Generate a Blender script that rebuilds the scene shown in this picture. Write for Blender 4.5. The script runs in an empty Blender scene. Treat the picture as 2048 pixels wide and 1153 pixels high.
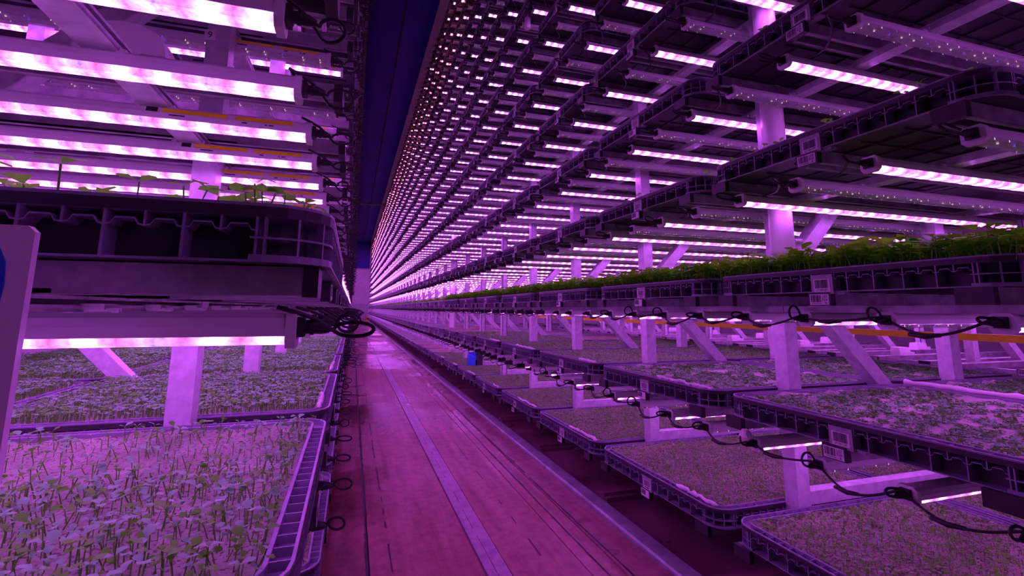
import bpy, math, random
import numpy as np
from mathutils import Matrix, Vector

random.seed(7)
rng = np.random.default_rng(11)
SC = bpy.context.scene
COL = SC.collection
R = math.radians

# ------------------------------------------------------------------ camera, world, exposure
F_PX, CX, CY, PW, PH = 973.0, 1024.0, 463.9, 2048, 1153
YAW, PITCH, ROLL = R(17.95), R(9.0), R(0.28)


def cam_axes():
    cy, sy, cp, sp = math.cos(YAW), math.sin(YAW), math.cos(PITCH), math.sin(PITCH)
    f = np.array([sy * cp, cy * cp, sp])
    r = np.array([cy, -sy, 0.0])
    u = np.cross(r, f)
    cr, sr = math.cos(ROLL), math.sin(ROLL)
    return cr * r + sr * u, -sr * r + cr * u, f


AX_R, AX_U, AX_F = cam_axes()
cd = bpy.data.cameras.new('camera')
cam = bpy.data.objects.new('camera', cd)
COL.objects.link(cam)
cd.sensor_width = 36.0
cd.lens = 36.0 * F_PX / PW
cd.shift_y = (CY - PH / 2) / PW
cd.clip_start = 0.02
cd.clip_end = 200
cam.matrix_world = Matrix([[AX_R[i], AX_U[i], -AX_F[i], 0.0] for i in range(3)] + [[0, 0, 0, 1]])
SC.camera = cam

w = bpy.data.worlds.new('world')
SC.world = w
w.use_nodes = True
w.node_tree.nodes['Background'].inputs[0].default_value = (0.60, 0.30, 0.70, 1)
w.node_tree.nodes['Background'].inputs[1].default_value = 0.045

SC.view_settings.view_transform = 'Standard'
SC.view_settings.look = 'None'
SC.view_settings.gamma = 1.0
SC.view_settings.use_curve_mapping = False
SC.view_settings.exposure = 0.2
SC.cycles.max_bounces = 6
SC.cycles.diffuse_bounces = 4
SC.cycles.glossy_bounces = 2
SC.cycles.transmission_bounces = 4
SC.cycles.transparent_max_bounces = 12
SC.cycles.sample_clamp_indirect = 6.0
SC.cycles.use_light_tree = True

LED_POWER = 52.0      # brightness of the lit diodes
GLINT_POWER = 0.9       # glow that paints glints on the unlit lamps between them


# ------------------------------------------------------------------ materials
def nmat(name):
    m = bpy.data.materials.new(name)
    m.use_nodes = True
    nt = m.node_tree
    b = nt.nodes['Principled BSDF']
    return m, nt, b


def noise(nt, scale, detail=4, vec='Object', rough=0.6):
    tc = nt.nodes.new('ShaderNodeTexCoord')
    n = nt.nodes.new('ShaderNodeTexNoise')
    n.inputs['Scale'].default_value = scale
    n.inputs['Detail'].default_value = detail
    n.inputs['Roughness'].default_value = rough
    nt.links.new(tc.outputs[vec], n.inputs['Vector'])
    return n


def ramp(nt, src, stops, interp='LINEAR'):
    r = nt.nodes.new('ShaderNodeValToRGB')
    r.color_ramp.interpolation = interp
    el = r.color_ramp.elements
    while len(el) < len(stops):
        el.new(0.5)
    for e, (p, c) in zip(el, stops):
        e.position = p
        e.color = (*c, 1) if len(c) == 3 else c
    if src is not None:
        nt.links.new(src, r.inputs['Fac'])
    return r


def bump(nt, b, src, strength=0.2, dist=0.002):
    n = nt.nodes.new('ShaderNodeBump')
    n.inputs['Strength'].default_value = strength
    n.inputs['Distance'].default_value = dist
    nt.links.new(src, n.inputs['Height'])
    nt.links.new(n.outputs['Normal'], b.inputs['Normal'])


def mottled(name, c0, c1, scale, rough=0.5, metal=0.0, spec=0.5, bmp=0.0, vec='Object', lo=0.35, hi=0.65, rr=None):
    m, nt, b = nmat(name)
    n = noise(nt, scale, 5, vec)
    r = ramp(nt, n.outputs['Fac'], [(lo, c0), (hi, c1)])
    nt.links.new(r.outputs['Color'], b.inputs['Base Color'])
    b.inputs['Roughness'].default_value = rough
    b.inputs['Metallic'].default_value = metal
    b.inputs['Specular IOR Level'].default_value = spec
    if rr:
        q = ramp(nt, n.outputs['Fac'], [(lo, (rr[0],) * 3), (hi, (rr[1],) * 3)])
        nt.links.new(q.outputs['Color'], b.inputs['Roughness'])
    if bmp:
        bump(nt, b, n.outputs['Fac'], bmp)
    return m


M = {}
M['galv'] = mottled('galvanised_steel', (0.48, 0.47, 0.52), (0.70, 0.69, 0.74), 38, 0.42, 0.3, 0.5, 0.05, 'Object', 0.3, 0.7, (0.5, 0.36))
M['galv_dark'] = mottled('weathered_galvanised_steel', (0.24, 0.23, 0.25), (0.42, 0.41, 0.43), 22, 0.5, 0.5, 0.5, 0.05)
M['tray'] = mottled('lit_tray_rim', (0.20, 0.18, 0.27), (0.28, 0.25, 0.36), 24, 0.45, 0, 0.5)  # lighter copy of the tray plastic: light caught by rims and ribs, painted in
M['tray_wall'] = mottled('shaded_tray_plastic', (0.03, 0.028, 0.034), (0.045, 0.042, 0.05), 14, 0.5, 0, 0.4)  # darker copy of the same plastic: shade of recesses and underside in the colour
M['tag_plastic'] = mottled('grey_tag_plastic', (0.30, 0.29, 0.33), (0.36, 0.35, 0.39), 30, 0.45)
M['paper'] = mottled('white_label_paper', (0.74, 0.73, 0.74), (0.82, 0.81, 0.82), 40, 0.55)
M['ink'] = mottled('black_print', (0.012, 0.012, 0.014), (0.02, 0.02, 0.022), 40, 0.6)
M['cap'] = mottled('black_cap_plastic', (0.018, 0.017, 0.02), (0.03, 0.028, 0.032), 25, 0.5)
M['rubber'] = mottled('black_cable_rubber', (0.012, 0.012, 0.013), (0.022, 0.021, 0.023), 60, 0.5)
M['lampwhite'] = mottled('white_lamp_housing', (0.70, 0.69, 0.70), (0.78, 0.77, 0.78), 12, 0.35)
M['white'] = mottled('white_plastic', (0.78, 0.76, 0.77), (0.84, 0.82, 0.83), 9, 0.3)
M['orange'] = mottled('orange_warning_film', (0.92, 0.80, 0.01), (0.97, 0.92, 0.015), 60, 0.5)
M['curb'] = mottled('grey_curb_steel', (0.30, 0.29, 0.33), (0.42, 0.41, 0.46), 18, 0.5, 0.2, 0.5, 0.1, rr=(0.6, 0.4))
M['blue'] = mottled('blue_tarpaulin', (0.008, 0.012, 0.30), (0.014, 0.018, 0.42), 1.2, 0.6)
M['bluetool'] = mottled('blue_plastic', (0.02, 0.10, 0.60), (0.03, 0.14, 0.70), 20, 0.4)
M['wall'] = mottled('white_wall_panel', (0.50, 0.49, 0.52), (0.58, 0.57, 0.60), 2.0, 0.5)
M['wall_low'] = mottled('grey_wall_panel', (0.34, 0.33, 0.37), (0.40, 0.39, 0.43), 2.0, 0.5)
M['floor'] = mottled('dark_stained_floor', (0.14, 0.045, 0.08), (0.27, 0.10, 0.16), 3.5, 0.4, 0, 0.5, 0.1, rr=(0.25, 0.6))
M['tissue'] = mottled('pale_tissue', (0.8, 0.72, 0.74), (0.86, 0.8, 0.8), 60, 0.8)
M['pot'] = mottled('amber_marker', (0.8, 0.3, 0.02), (0.9, 0.4, 0.03), 20, 0.4)


def slab_mat(name, c0, c1, dark, stain):
    m, nt, b = nmat(name)
    n1 = noise(nt, 2.2, 6)
    mp = nt.nodes.new('ShaderNodeMapping'); mp.inputs['Scale'].default_value = (9.0, 0.5, 1.0)
    tcs = nt.nodes.new('ShaderNodeTexCoord')
    nt.links.new(tcs.outputs['Object'], mp.inputs['Vector']); nt.links.new(mp.outputs[0], n1.inputs['Vector'])
    n1.inputs['Distortion'].default_value = 0.4
    n2 = noise(nt, 26, 5)
    n3 = noise(nt, 0.9, 3)
    r1 = ramp(nt, n1.outputs['Fac'], [(0.3, c0), (0.68, c1)])
    r2 = ramp(nt, n2.outputs['Fac'], [(0.30, (0.55, 0.5, 0.55)), (0.58, (1, 1, 1))])
    mx = nt.nodes.new('ShaderNodeMix'); mx.data_type = 'RGBA'; mx.blend_type = 'MULTIPLY'; mx.inputs[0].default_value = 0.8
    nt.links.new(r1.outputs['Color'], mx.inputs[6]); nt.links.new(r2.outputs['Color'], mx.inputs[7])
    r3 = ramp(nt, n3.outputs['Fac'], [(stain - 0.08, (1, 1, 1)), (stain + 0.08, dark)])
    mx2 = nt.nodes.new('ShaderNodeMix'); mx2.data_type = 'RGBA'; mx2.blend_type = 'MULTIPLY'; mx2.inputs[0].default_value = 1.0
    nt.links.new(mx.outputs[2], mx2.inputs[6]); nt.links.new(r3.outputs['Color'], mx2.inputs[7])
    nt.links.new(mx2.outputs[2], b.inputs['Base Color'])
    rr = ramp(nt, n3.outputs['Fac'], [(0.36, (0.40,) * 3), (0.62, (0.13,) * 3)])
    nt.links.new(rr.outputs['Color'], b.inputs['Roughness'])
    bump(nt, b, n2.outputs['Fac'], 0.12, 0.0015)
    return m


M['slab'] = slab_mat('stained_concrete', (0.30, 0.09, 0.075), (0.55, 0.25, 0.23), (0.42, 0.24, 0.28), 0.56)
M['slab_red'] = slab_mat('reddish_concrete', (0.34, 0.14, 0.15), (0.54, 0.27, 0.28), (0.6, 0.4, 0.42), 0.6)
M['strip'] = slab_mat('worn_floor_strip', (0.42, 0.32, 0.40), (0.54, 0.42, 0.52), (0.7, 0.6, 0.7), 0.62)


def mat_fleece(name, c0, c1, seeds):
    m, nt, b = nmat(name)
    n1 = noise(nt, 9, 6)
    n2 = noise(nt, 160, 3)
    r1 = ramp(nt, n1.outputs['Fac'], [(0.34, c0), (0.66, c1)])
    r2 = ramp(nt, n2.outputs['Fac'], [(seeds - 0.05, (0.22, 0.12, 0.10)), (seeds + 0.04, (1, 1, 1))])
    mx = nt.nodes.new('ShaderNodeMix'); mx.data_type = 'RGBA'; mx.blend_type = 'MULTIPLY'; mx.inputs[0].default_value = 0.85
    nt.links.new(r1.outputs['Color'], mx.inputs[6]); nt.links.new(r2.outputs['Color'], mx.inputs[7])
    nt.links.new(mx.outputs[2], b.inputs['Base Color'])
    b.inputs['Roughness'].default_value = 0.85
    bump(nt, b, n2.outputs['Fac'], 0.5, 0.003)
    return m


M['fleece'] = mat_fleece('pale_fleece_mat', (0.18, 0.24, 0.13), (0.34, 0.40, 0.27), 0.43)
M['fleece_pale'] = mat_fleece('pale_wet_fleece_mat', (0.34, 0.36, 0.28), (0.62, 0.60, 0.54), 0.40)
M['fleece_brown'] = mat_fleece('brownish_fleece_mat', (0.24, 0.20, 0.12), (0.46, 0.42, 0.30), 0.44)


def leaf_mat(name, c0, c1, rough=0.42, spec=0.55):
    m, nt, b = nmat(name)
    n = noise(nt, 30, 2)
    r = ramp(nt, n.outputs['Fac'], [(0.35, c0), (0.65, c1)])
    nt.links.new(r.outputs['Color'], b.inputs['Base Color'])
    b.inputs['Roughness'].default_value = rough
    b.inputs['Specular IOR Level'].default_value = spec
    tl = nt.nodes.new('ShaderNodeBsdfTranslucent')
    mxs = nt.nodes.new('ShaderNodeMixShader')
    mxs.inputs[0].default_value = 0.42
    nt.links.new(r.outputs['Color'], tl.inputs['Color'])
    nt.links.new(b.outputs[0], mxs.inputs[1]); nt.links.new(tl.outputs[0], mxs.inputs[2])
    nt.links.new(mxs.outputs[0], nt.nodes['Material Output'].inputs['Surface'])
    return m


M['leaf'] = leaf_mat('seedling_leaf', (0.17, 0.52, 0.22), (0.25, 0.62, 0.30))
M['leaf_green'] = leaf_mat('green_seedling_leaf', (0.10, 0.46, 0.02), (0.14, 0.56, 0.03), 0.5, 0.3)
M['leaf_lush'] = leaf_mat('lush_leaf', (0.20, 0.78, 0.012), (0.28, 0.90, 0.025), 0.5, 0.25)
M['leaf_pale'] = leaf_mat('pale_sprout_leaf', (0.14, 0.75, 0.03), (0.20, 0.85, 0.05), 0.5, 0.3)
M['stem'] = leaf_mat('seedling_stem', (0.18, 0.52, 0.05), (0.26, 0.62, 0.10), 0.5, 0.3)


def led_mat(name, power, level=1.0, warm=False):
    m = bpy.data.materials.new(name)
    m.use_nodes = True
    nt = m.node_tree
    nt.nodes.clear()
    out = nt.nodes.new('ShaderNodeOutputMaterial')
    em = nt.nodes.new('ShaderNodeEmission')
    tc = nt.nodes.new('ShaderNodeTexCoord')
    sp = nt.nodes.new('ShaderNodeSeparateXYZ')
    nt.links.new(tc.outputs['Object'], sp.inputs[0])
    d = nt.nodes.new('ShaderNodeMath'); d.operation = 'DIVIDE'; d.inputs[1].default_value = 0.141
    fr = nt.nodes.new('ShaderNodeMath'); fr.operation = 'FRACT'
    nt.links.new(sp.outputs['X'], d.inputs[0]); nt.links.new(d.outputs[0], fr.inputs[0])
    W = (0.62, 0.072, 1.0)
    H = (4.2 / power, 1.15 / power, 5.2 / power)
    P = (1.9 / power, 0.28 / power, 1.1 / power)
    Q = (2.9 / power, 0.64 / power, 2.8 / power)
    B = (1.4 / power, 0.60 / power, 5.5 / power)
    if warm:
        W, H = (1.0, 0.15, 0.62), (5.0 / power, 0.8 / power, 2.8 / power)
        P, Q, B = (1.5 / power, 0.10 / power, 0.35 / power), (2.6 / power, 0.30 / power, 0.8 / power), (1.8 / power, 0.2 / power, 2.0 / power)
    r = ramp(nt, fr.outputs[0], [(0.0, P), (0.04, Q), (0.09, H), (0.14, W), (0.18, W), (0.23, H), (0.29, Q), (0.33, P), (0.37, Q), (0.41, H), (0.46, W), (0.50, W), (0.55, H), (0.60, Q),
                                 (0.66, P), (0.71, Q), (0.76, B), (0.82, B), (0.87, H), (0.93, Q), (1.0, P)])
    nt.links.new(r.outputs['Color'], em.inputs['Color'])
    n = noise(nt, 130, 3)
    sc = ramp(nt, n.outputs['Fac'], [(0.3, (0.55,) * 3), (0.7, (1.45,) * 3)])
    mu = nt.nodes.new('ShaderNodeMath'); mu.operation = 'MULTIPLY'; mu.inputs[1].default_value = power * level
    nt.links.new(sc.outputs['Color'], mu.inputs[0])
    nt.links.new(mu.outputs[0], em.inputs['Strength'])
    nt.links.new(em.outputs[0], out.inputs[0])
    return m


M['led'] = led_mat('lit_led_tube', LED_POWER)
M['led_side'] = led_mat('lit_led_tube_side', LED_POWER, 0.6)     # the diodes point down: less leaves sideways

M['led_warm'] = led_mat('reddish_led_tube', LED_POWER * 0.7, 0.8, True)


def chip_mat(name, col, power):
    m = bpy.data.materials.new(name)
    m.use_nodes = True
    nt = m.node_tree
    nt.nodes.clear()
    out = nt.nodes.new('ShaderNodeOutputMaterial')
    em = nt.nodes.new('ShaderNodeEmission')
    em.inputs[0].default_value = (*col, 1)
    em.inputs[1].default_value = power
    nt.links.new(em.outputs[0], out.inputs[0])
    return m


M['chip_w'] = chip_mat('white_diode_glint', (1.0, 0.72, 0.9), GLINT_POWER)  # weak emission paints reflected glints on diodes that are switched off
M['chip_b'] = chip_mat('blue_diode_glint', (0.16, 0.10, 1.0), GLINT_POWER)  # same painted glint, for the blue diodes
mc, nt, b = nmat('clear_tube_cover')
nn = noise(nt, 60, 2)
rr = ramp(nt, nn.outputs['Fac'], [(0.4, (0.52, 0.50, 0.54)), (0.6, (0.64, 0.62, 0.66))])
nt.links.new(rr.outputs['Color'], b.inputs['Base Color'])
b.inputs['Roughness'].default_value = 0.18
b.inputs['Alpha'].default_value = 0.5
M['clear'] = mc


# ------------------------------------------------------------------ mesh builder
def smooth_path(pts, k=4):
    P = [np.array(p, float) for p in pts]
    P = [2 * P[0] - P[1]] + P + [2 * P[-1] - P[-2]]
    out = []
    for a, b_, c, d in zip(P[:-3], P[1:-2], P[2:-1], P[3:]):
        for t in np.linspace(0, 1, k, endpoint=False):
            out.append(0.5 * ((2 * b_) + (c - a) * t + (2 * a - 5 * b_ + 4 * c - d) * t * t + (3 * b_ - a - 3 * c + d) * t ** 3))
    out.append(P[-2])
    return out


class MB:
    def __init__(s):
        s.V, s.F, s.MI, s.n = [], [], [], 0

    def add(s, v, f, mi=0):
        v = np.asarray(v, float)
        s.V.append(v)
        for q in f:
            s.F.append([i + s.n for i in q])
            s.MI.append(mi)
        s.n += len(v)

    def box(s, x0, x1, y0, y1, z0, z1, mi=0):
        v = [(x, y, z) for z in (z0, z1) for y in (y0, y1) for x in (x0, x1)]
        s.add(v, [(0, 2, 3, 1), (4, 5, 7, 6), (0, 1, 5, 4), (2, 6, 7, 3), (0, 4, 6, 2), (1, 3, 7, 5)], mi)

    def quad(s, pts, mi=0):
        s.add(pts, [(0, 1, 2, 3)], mi)

    def loft(s, loops, mi=0, cap0=False, cap1=False, closed=True):
        n = len(loops[0])
        v = np.concatenate([np.asarray(l, float) for l in loops])
        f = []
        for k in range(len(loops) - 1):
            for i in range(n if closed else n - 1):
                j = (i + 1) % n
                f.append((k * n + i, k * n + j, (k + 1) * n + j, (k + 1) * n + i))
        if cap0:
            f.append(tuple(range(n - 1, -1, -1)))
        if cap1:
            f.append(tuple((len(loops) - 1) * n + i for i in range(n)))
        s.add(v, f, mi)

    def bar(s, a, b, wx, wz, up=(0, 0, 1), mi=0):
        a, b = np.array(a, float), np.array(b, float)
        d = (b - a) / np.linalg.norm(b - a)
        u = np.array(up, float)
        sd = np.cross(d, u); sd /= np.linalg.norm(sd)
        u = np.cross(sd, d)
        L = []
        for p in (a, b):
            L.append([p - sd * wx / 2 - u * wz / 2, p + sd * wx / 2 - u * wz / 2, p + sd * wx / 2 + u * wz / 2, p - sd * wx / 2 + u * wz / 2])
        s.loft(L, mi, True, True)

    def tube(s, pts, r, sides=6, mi=0):
        pts = [np.array(p, float) for p in pts]
        loops = []
        prev = None
        for i, p in enumerate(pts):
            d = pts[min(i + 1, len(pts) - 1)] - pts[max(i - 1, 0)]
            d /= max(np.linalg.norm(d), 1e-9)
            ref = prev if prev is not None else (np.array([0, 0, 1.0]) if abs(d[2]) < 0.8 else np.array([1.0, 0, 0]))
            u = ref - d * (ref @ d)
            u /= max(np.linalg.norm(u), 1e-9)
            prev = u
            w_ = np.cross(d, u)
            rad = r[i] if hasattr(r, '__len__') else r
            loops.append([p + rad * (math.cos(t) * u + math.sin(t) * w_) for t in np.linspace(0, 2 * math.pi, sides, endpoint=False)])
        s.loft(loops, mi, True, True)

    def mesh(s, name, mats, smooth=False):
        me = bpy.data.meshes.new(name)
        V = np.concatenate(s.V) if s.V else np.zeros((0, 3))
        me.from_pydata(V.tolist(), [], s.F)
        for m in mats:
            me.materials.append(m)
        if len(mats) > 1:
            me.polygons.foreach_set('material_index', s.MI)
        if smooth:
            me.polygons.foreach_set('use_smooth', [True] * len(me.polygons))
        me.update()
        return me


def fast_mesh(name, V, tris, mats, mi=None, smooth=False):
    me = bpy.data.meshes.new(name)
    k = tris.shape[1]
    me.vertices.add(len(V)); me.vertices.foreach_set('co', V.astype(np.float32).ravel())
    me.loops.add(tris.size); me.loops.foreach_set('vertex_index', tris.astype(np.int32).ravel())
    me.polygons.add(len(tris))
    me.polygons.foreach_set('loop_start', np.arange(0, tris.size, k, dtype=np.int32))
    me.polygons.foreach_set('loop_total', np.full(len(tris), k, dtype=np.int32))
    for m in mats:
        me.materials.append(m)
    if mi is not None:
        me.polygons.foreach_set('material_index', mi.astype(np.int32))
    if smooth:
        me.polygons.foreach_set('use_smooth', np.ones(len(tris), bool))
    me.update(calc_edges=True)
    me.validate()
    return me


def ob(name, me, parent=None, loc=None, rotz=0.0, kind=None, label=None):
    o = bpy.data.objects.new(name, me)
    COL.objects.link(o)
    if parent is not None:
        o.parent = parent
    if loc is not None:
        o.location = loc
    if rotz:
        o.rotation_euler = (0, 0, rotz)
    if kind:
        o['kind'] = kind
    if label:
        o['label'] = label
    return o


def thing(name, label, cat, loc=(0, 0, 0), rotz=0.0, group=None, me=None):
    o = ob(name, me, None, loc, rotz)
    o['label'] = label
    o['category'] = cat
    if group:
        o['group'] = group
    return o


def text_mesh(txt, size, mat, name='lettering'):
    c = bpy.data.curves.new('tmp', 'FONT')
    c.body = txt
    c.size = size
    c.align_x = 'CENTER'
    c.align_y = 'CENTER'
    c.extrude = 0.00012
    c.resolution_u = 2
    o = bpy.data.objects.new('tmp', c)
    COL.objects.link(o)
    me = bpy.data.meshes.new_from_object(o.evaluated_get(bpy.context.evaluated_depsgraph_get()))
    bpy.data.objects.remove(o)
    me.name = name
    me.materials.clear()
    me.materials.append(mat)
    return me


def proj(P):
    P = np.asarray(P, float)
    c = np.array([P @ AX_R, P @ AX_U, P @ AX_F])
    z = max(c[2], 1e-3)
    return CX + F_PX * c[0] / z, CY - F_PX * c[1] / z, c[2]


def seen_area(x0, x1, y0, y1, z0, z1):
    pts = [proj((x, y, z)) for x in (x0, x1) for y in (y0, y1) for z in (z0, z1)]
    if min(p[2] for p in pts) < 0.05:
        return 0.0
    a, b_ = max(0, min(p[0] for p in pts)), min(PW, max(p[0] for p in pts))
    c, d = max(0, min(p[1] for p in pts)), min(PH, max(p[1] for p in pts))
    return max(0, b_ - a) * max(0, d - c)


ORD = ['first', 'second', 'third', 'fourth', 'fifth', 'sixth', 'seventh', 'eighth', 'ninth', 'tenth', 'eleventh', 'twelfth', 'thirteenth',
       'fourteenth', 'fifteenth', 'sixteenth', 'seventeenth', 'eighteenth', 'nineteenth', 'twentieth']
TENS = {20: 'twenty', 30: 'thirty', 40: 'forty', 50: 'fifty', 60: 'sixty', 70: 'seventy', 80: 'eighty', 90: 'ninety', 100: 'hundred'}
TENTH = {30: 'thirtieth', 40: 'fortieth', 50: 'fiftieth', 60: 'sixtieth', 70: 'seventieth', 80: 'eightieth', 90: 'ninetieth', 100: 'hundredth'}


def ordinal(n):
    if n <= 20:
        return ORD[n - 1]
    if n > 100:
        return 'hundred-and-' + ordinal(n - 100)
    t = n // 10 * 10
    return TENTH[n] if n % 10 == 0 and n >= 30 else TENS[t] + '-' + ORD[n % 10 - 1]


# ------------------------------------------------------------------ layout
PITCHY, YC0, TLEN = 0.732, 0.821, 0.686
NB, NL = 44, 15
FLOOR, YEND, CEIL = -0.76, 33.0, 4.3
TW, TH = 0.69, 0.053
LAMP_OFF = (-0.296, -0.113, 0.070, 0.253)
RAIL_OFF = (-0.276, 0.011, 0.302)


def ztop(k):
    return -0.555 + 0.324 * k


def yc(i):
    return YC0 + PITCHY * i


def ypost(i):
    return 1.187 + PITCHY * (i - 1)


ROWS_R = (1.345, 2.05)          # tray centres across the right rack
ROWS_L = (-0.385, -1.09)
ROWS_B = (3.495, 4.20)          # the rack beyond the right one
POST_R, POST_L, POST_B = (1.263, 1.987), (-0.317, -1.04), (3.413, 4.137)
FACE_R, FACE_L, FACE_B = 1.0, -0.04, 3.15


# ------------------------------------------------------------------ the setting
def struct(name, me, label=None, parent=None, loc=None):
    o = ob(name, me, parent, loc)
    if parent is None:
        o['kind'] = 'structure'
    if label:
        o['label'] = label
    return o


m_ = MB(); m_.box(-3.4, 6.2, -1.5, YEND + 0.1, FLOOR - 0.12, FLOOR - 0.012)
floor = struct('floor', m_.mesh('floor', [M['floor']]), 'dark purple stained floor under the racks and the aisle')
seams = [-1.5, -0.14] + [4.17 + 4.31 * k for k in range(7)] + [YEND]
lanes = [(-0.20, 0.082, 'slab', 0), (0.091, 0.408, 'slab', 0), (0.412, 0.478, 'strip', 0.004), (0.483, 0.700, 'slab', 0), (0.703, 0.796, 'slab', 0.001), (0.801, 0.917, 'slab_red', 0.002)]
for a, b2 in zip(seams[:-1], seams[1:]):
    for x0, x1, mk, dz in lanes:
        m_ = MB(); m_.box(x0, x1, a + 0.002, b2 - 0.002, FLOOR - 0.02, FLOOR + dz)
        ob('strip' if mk == 'strip' else 'slab', m_.mesh('slab', [M[mk]]), floor, label='pale worn metal strip down the aisle' if mk == 'strip' else None)
# dark ragged cracks running along the slabs
g3 = np.random.default_rng(8)
for cx0, wd, y0_, y1_, gap in ((0.086, 0.0045, 1.2, 11.0, 0.0), (0.150, 0.0032, 1.4, 7.5, 0.35), (0.748, 0.0028, 1.1, 9.0, 0.0), (0.812, 0.004, 1.2, 12.0, 0.1), (0.60, 0.002, 1.3, 6.0, 0.5), (0.44, 0.0012, 1.3, 8.0, 0.3)):
    m_ = MB()
    ys = np.arange(y0_, y1_, 0.06)
    wob = np.cumsum(g3.normal(0, 0.0012, len(ys))) * 0.5
    for a_, b_, wa, wb_ in zip(ys[:-1], ys[1:], wob[:-1], wob[1:]):
        if g3.random() < gap:
            continue
        h0, h1 = wd * (0.4 + 0.8 * g3.random()), wd * (0.4 + 0.8 * g3.random())
        zt_ = FLOOR + (0.0049 if 0.41 < cx0 < 0.48 else 0.0026)
        m_.add([(cx0 + wa - h0, a_, zt_), (cx0 + wa + h0, a_, zt_), (cx0 + wb_ + h1, b_, zt_), (cx0 + wb_ - h1, b_, zt_)], [(0, 1, 2, 3)])
    ob('crack', m_.mesh('crack', [M['cap']]), floor, kind='stuff')
m_ = MB()
m_.loft([[(x, y, z) for x, z in ((0.921, FLOOR - 0.02), (0.921, FLOOR + 0.012), (0.926, FLOOR + 0.018), (0.980, FLOOR + 0.018), (0.985, FLOOR + 0.012), (0.985, FLOOR - 0.02))] for y in (-1.5, YEND)], 0, True, True)
struct('trim_1', m_.mesh('trim_1', [M['curb']]), 'long grey steel kerb along the right side of the aisle')

m_ = MB(); m_.box(-3.4, 6.2, YEND, YEND + 0.12, FLOOR - 0.1, CEIL + 0.4)
wb = struct('wall_back', m_.mesh('wall_back', [M['wall']]), 'pale panelled wall at the far end of the aisle')
zs = [(FLOOR, -0.44, 'wall_low'), (-0.43, 0.25, 'wall_low'), (0.27, 0.67, 'wall'), (0.69, 1.55, 'wall'), (1.57, 2.5, 'wall')]
for z0, z1, mk in zs:
    for x0, x1 in (((-0.06, 0.352), (0.364, 0.98)) if z1 < 0.26 else ((-0.06, 0.98),)):
        m_ = MB(); m_.box(x0, x1, YEND - 0.03, YEND, z0, z1)
        ob('panel', m_.mesh('panel', [M[mk]]), wb)
m_ = MB(); m_.box(-0.72, -0.06, YEND - 0.25, YEND - 0.02, 1.6, 2.13); m_.box(-0.68, -0.1, YEND - 0.26, YEND - 0.25, 1.9, 2.1, 1)
thing('vent_box', 'grey metal vent box high on the far end wall', 'vent box', me=m_.mesh('vent_box', [M['wall_low'], M['cap']]))
m_ = MB(); m_.box(-3.4, 6.2, -1.5, YEND + 0.1, CEIL + 0.28, CEIL + 0.38)
struct('ceiling', m_.mesh('ceiling', [M['wall']]), 'pale ceiling above the racks')
m_ = MB()
for x0, x1 in ((0.0, 0.492), (0.522, 0.95)):
    xs = np.linspace(x0, x1, 9)
    prof = [(x, CEIL + 0.0 - 0.035 * math.sin(math.pi * (x - x0) / (x1 - x0))) for x in xs] + [(x1, CEIL + 0.02), (x0, CEIL + 0.02)]
    m_.loft([[(x, y, z) for x, z in prof] for y in np.linspace(-1.5, YEND - 0.02, 12)], 0, True, True)
m_.box(0.0, 0.95, YEND - 0.10, YEND - 0.06, 2.54, CEIL)
struct('trim_2', m_.mesh('trim_2', [M['blue']], False), 'dark blue sheeting under the ceiling above the aisle')
m_ = MB(); m_.box(0.955, 1.30, -1.5, YEND, CEIL - 0.02, CEIL + 0.02)
struct('trim_3', m_.mesh('trim_3', [M['wall']]), 'pale ceiling strip beside the blue sheeting')
m_ = MB(); m_.box(-0.5, -0.006, -1.5, YEND, CEIL - 0.02, CEIL + 0.02)
struct('trim_4', m_.mesh('trim_4', [M['wall_low']]), 'grey ceiling strip above the left rack')
m_ = MB(); m_.tube([(-0.5, 20, 4.12), (1.1, 20, 4.15)], 0.045, 10)
for x in (0.05, 0.3, 0.62, 0.88):
    m_.box(x, x + 0.05, 19.93, 20.07, 4.14, 4.28)
thing('ceiling_pipe', 'grey crossbar pipe under the blue sheeting far down the aisle', 'pipe', me=m_.mesh('ceiling_pipe', [M['galv_dark']]))
m_ = MB(); m_.box(-3.5, -3.4, -1.5, YEND + 0.1, FLOOR - 0.1, CEIL + 0.4)
struct('wall_left', m_.mesh('wall_left', [M['wall_low']]))
m_ = MB(); m_.box(6.2, 6.3, -1.5, YEND + 0.1, FLOOR - 0.1, CEIL + 0.4)
struct('wall_right', m_.mesh('wall_right', [M['wall_low']]))


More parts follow.
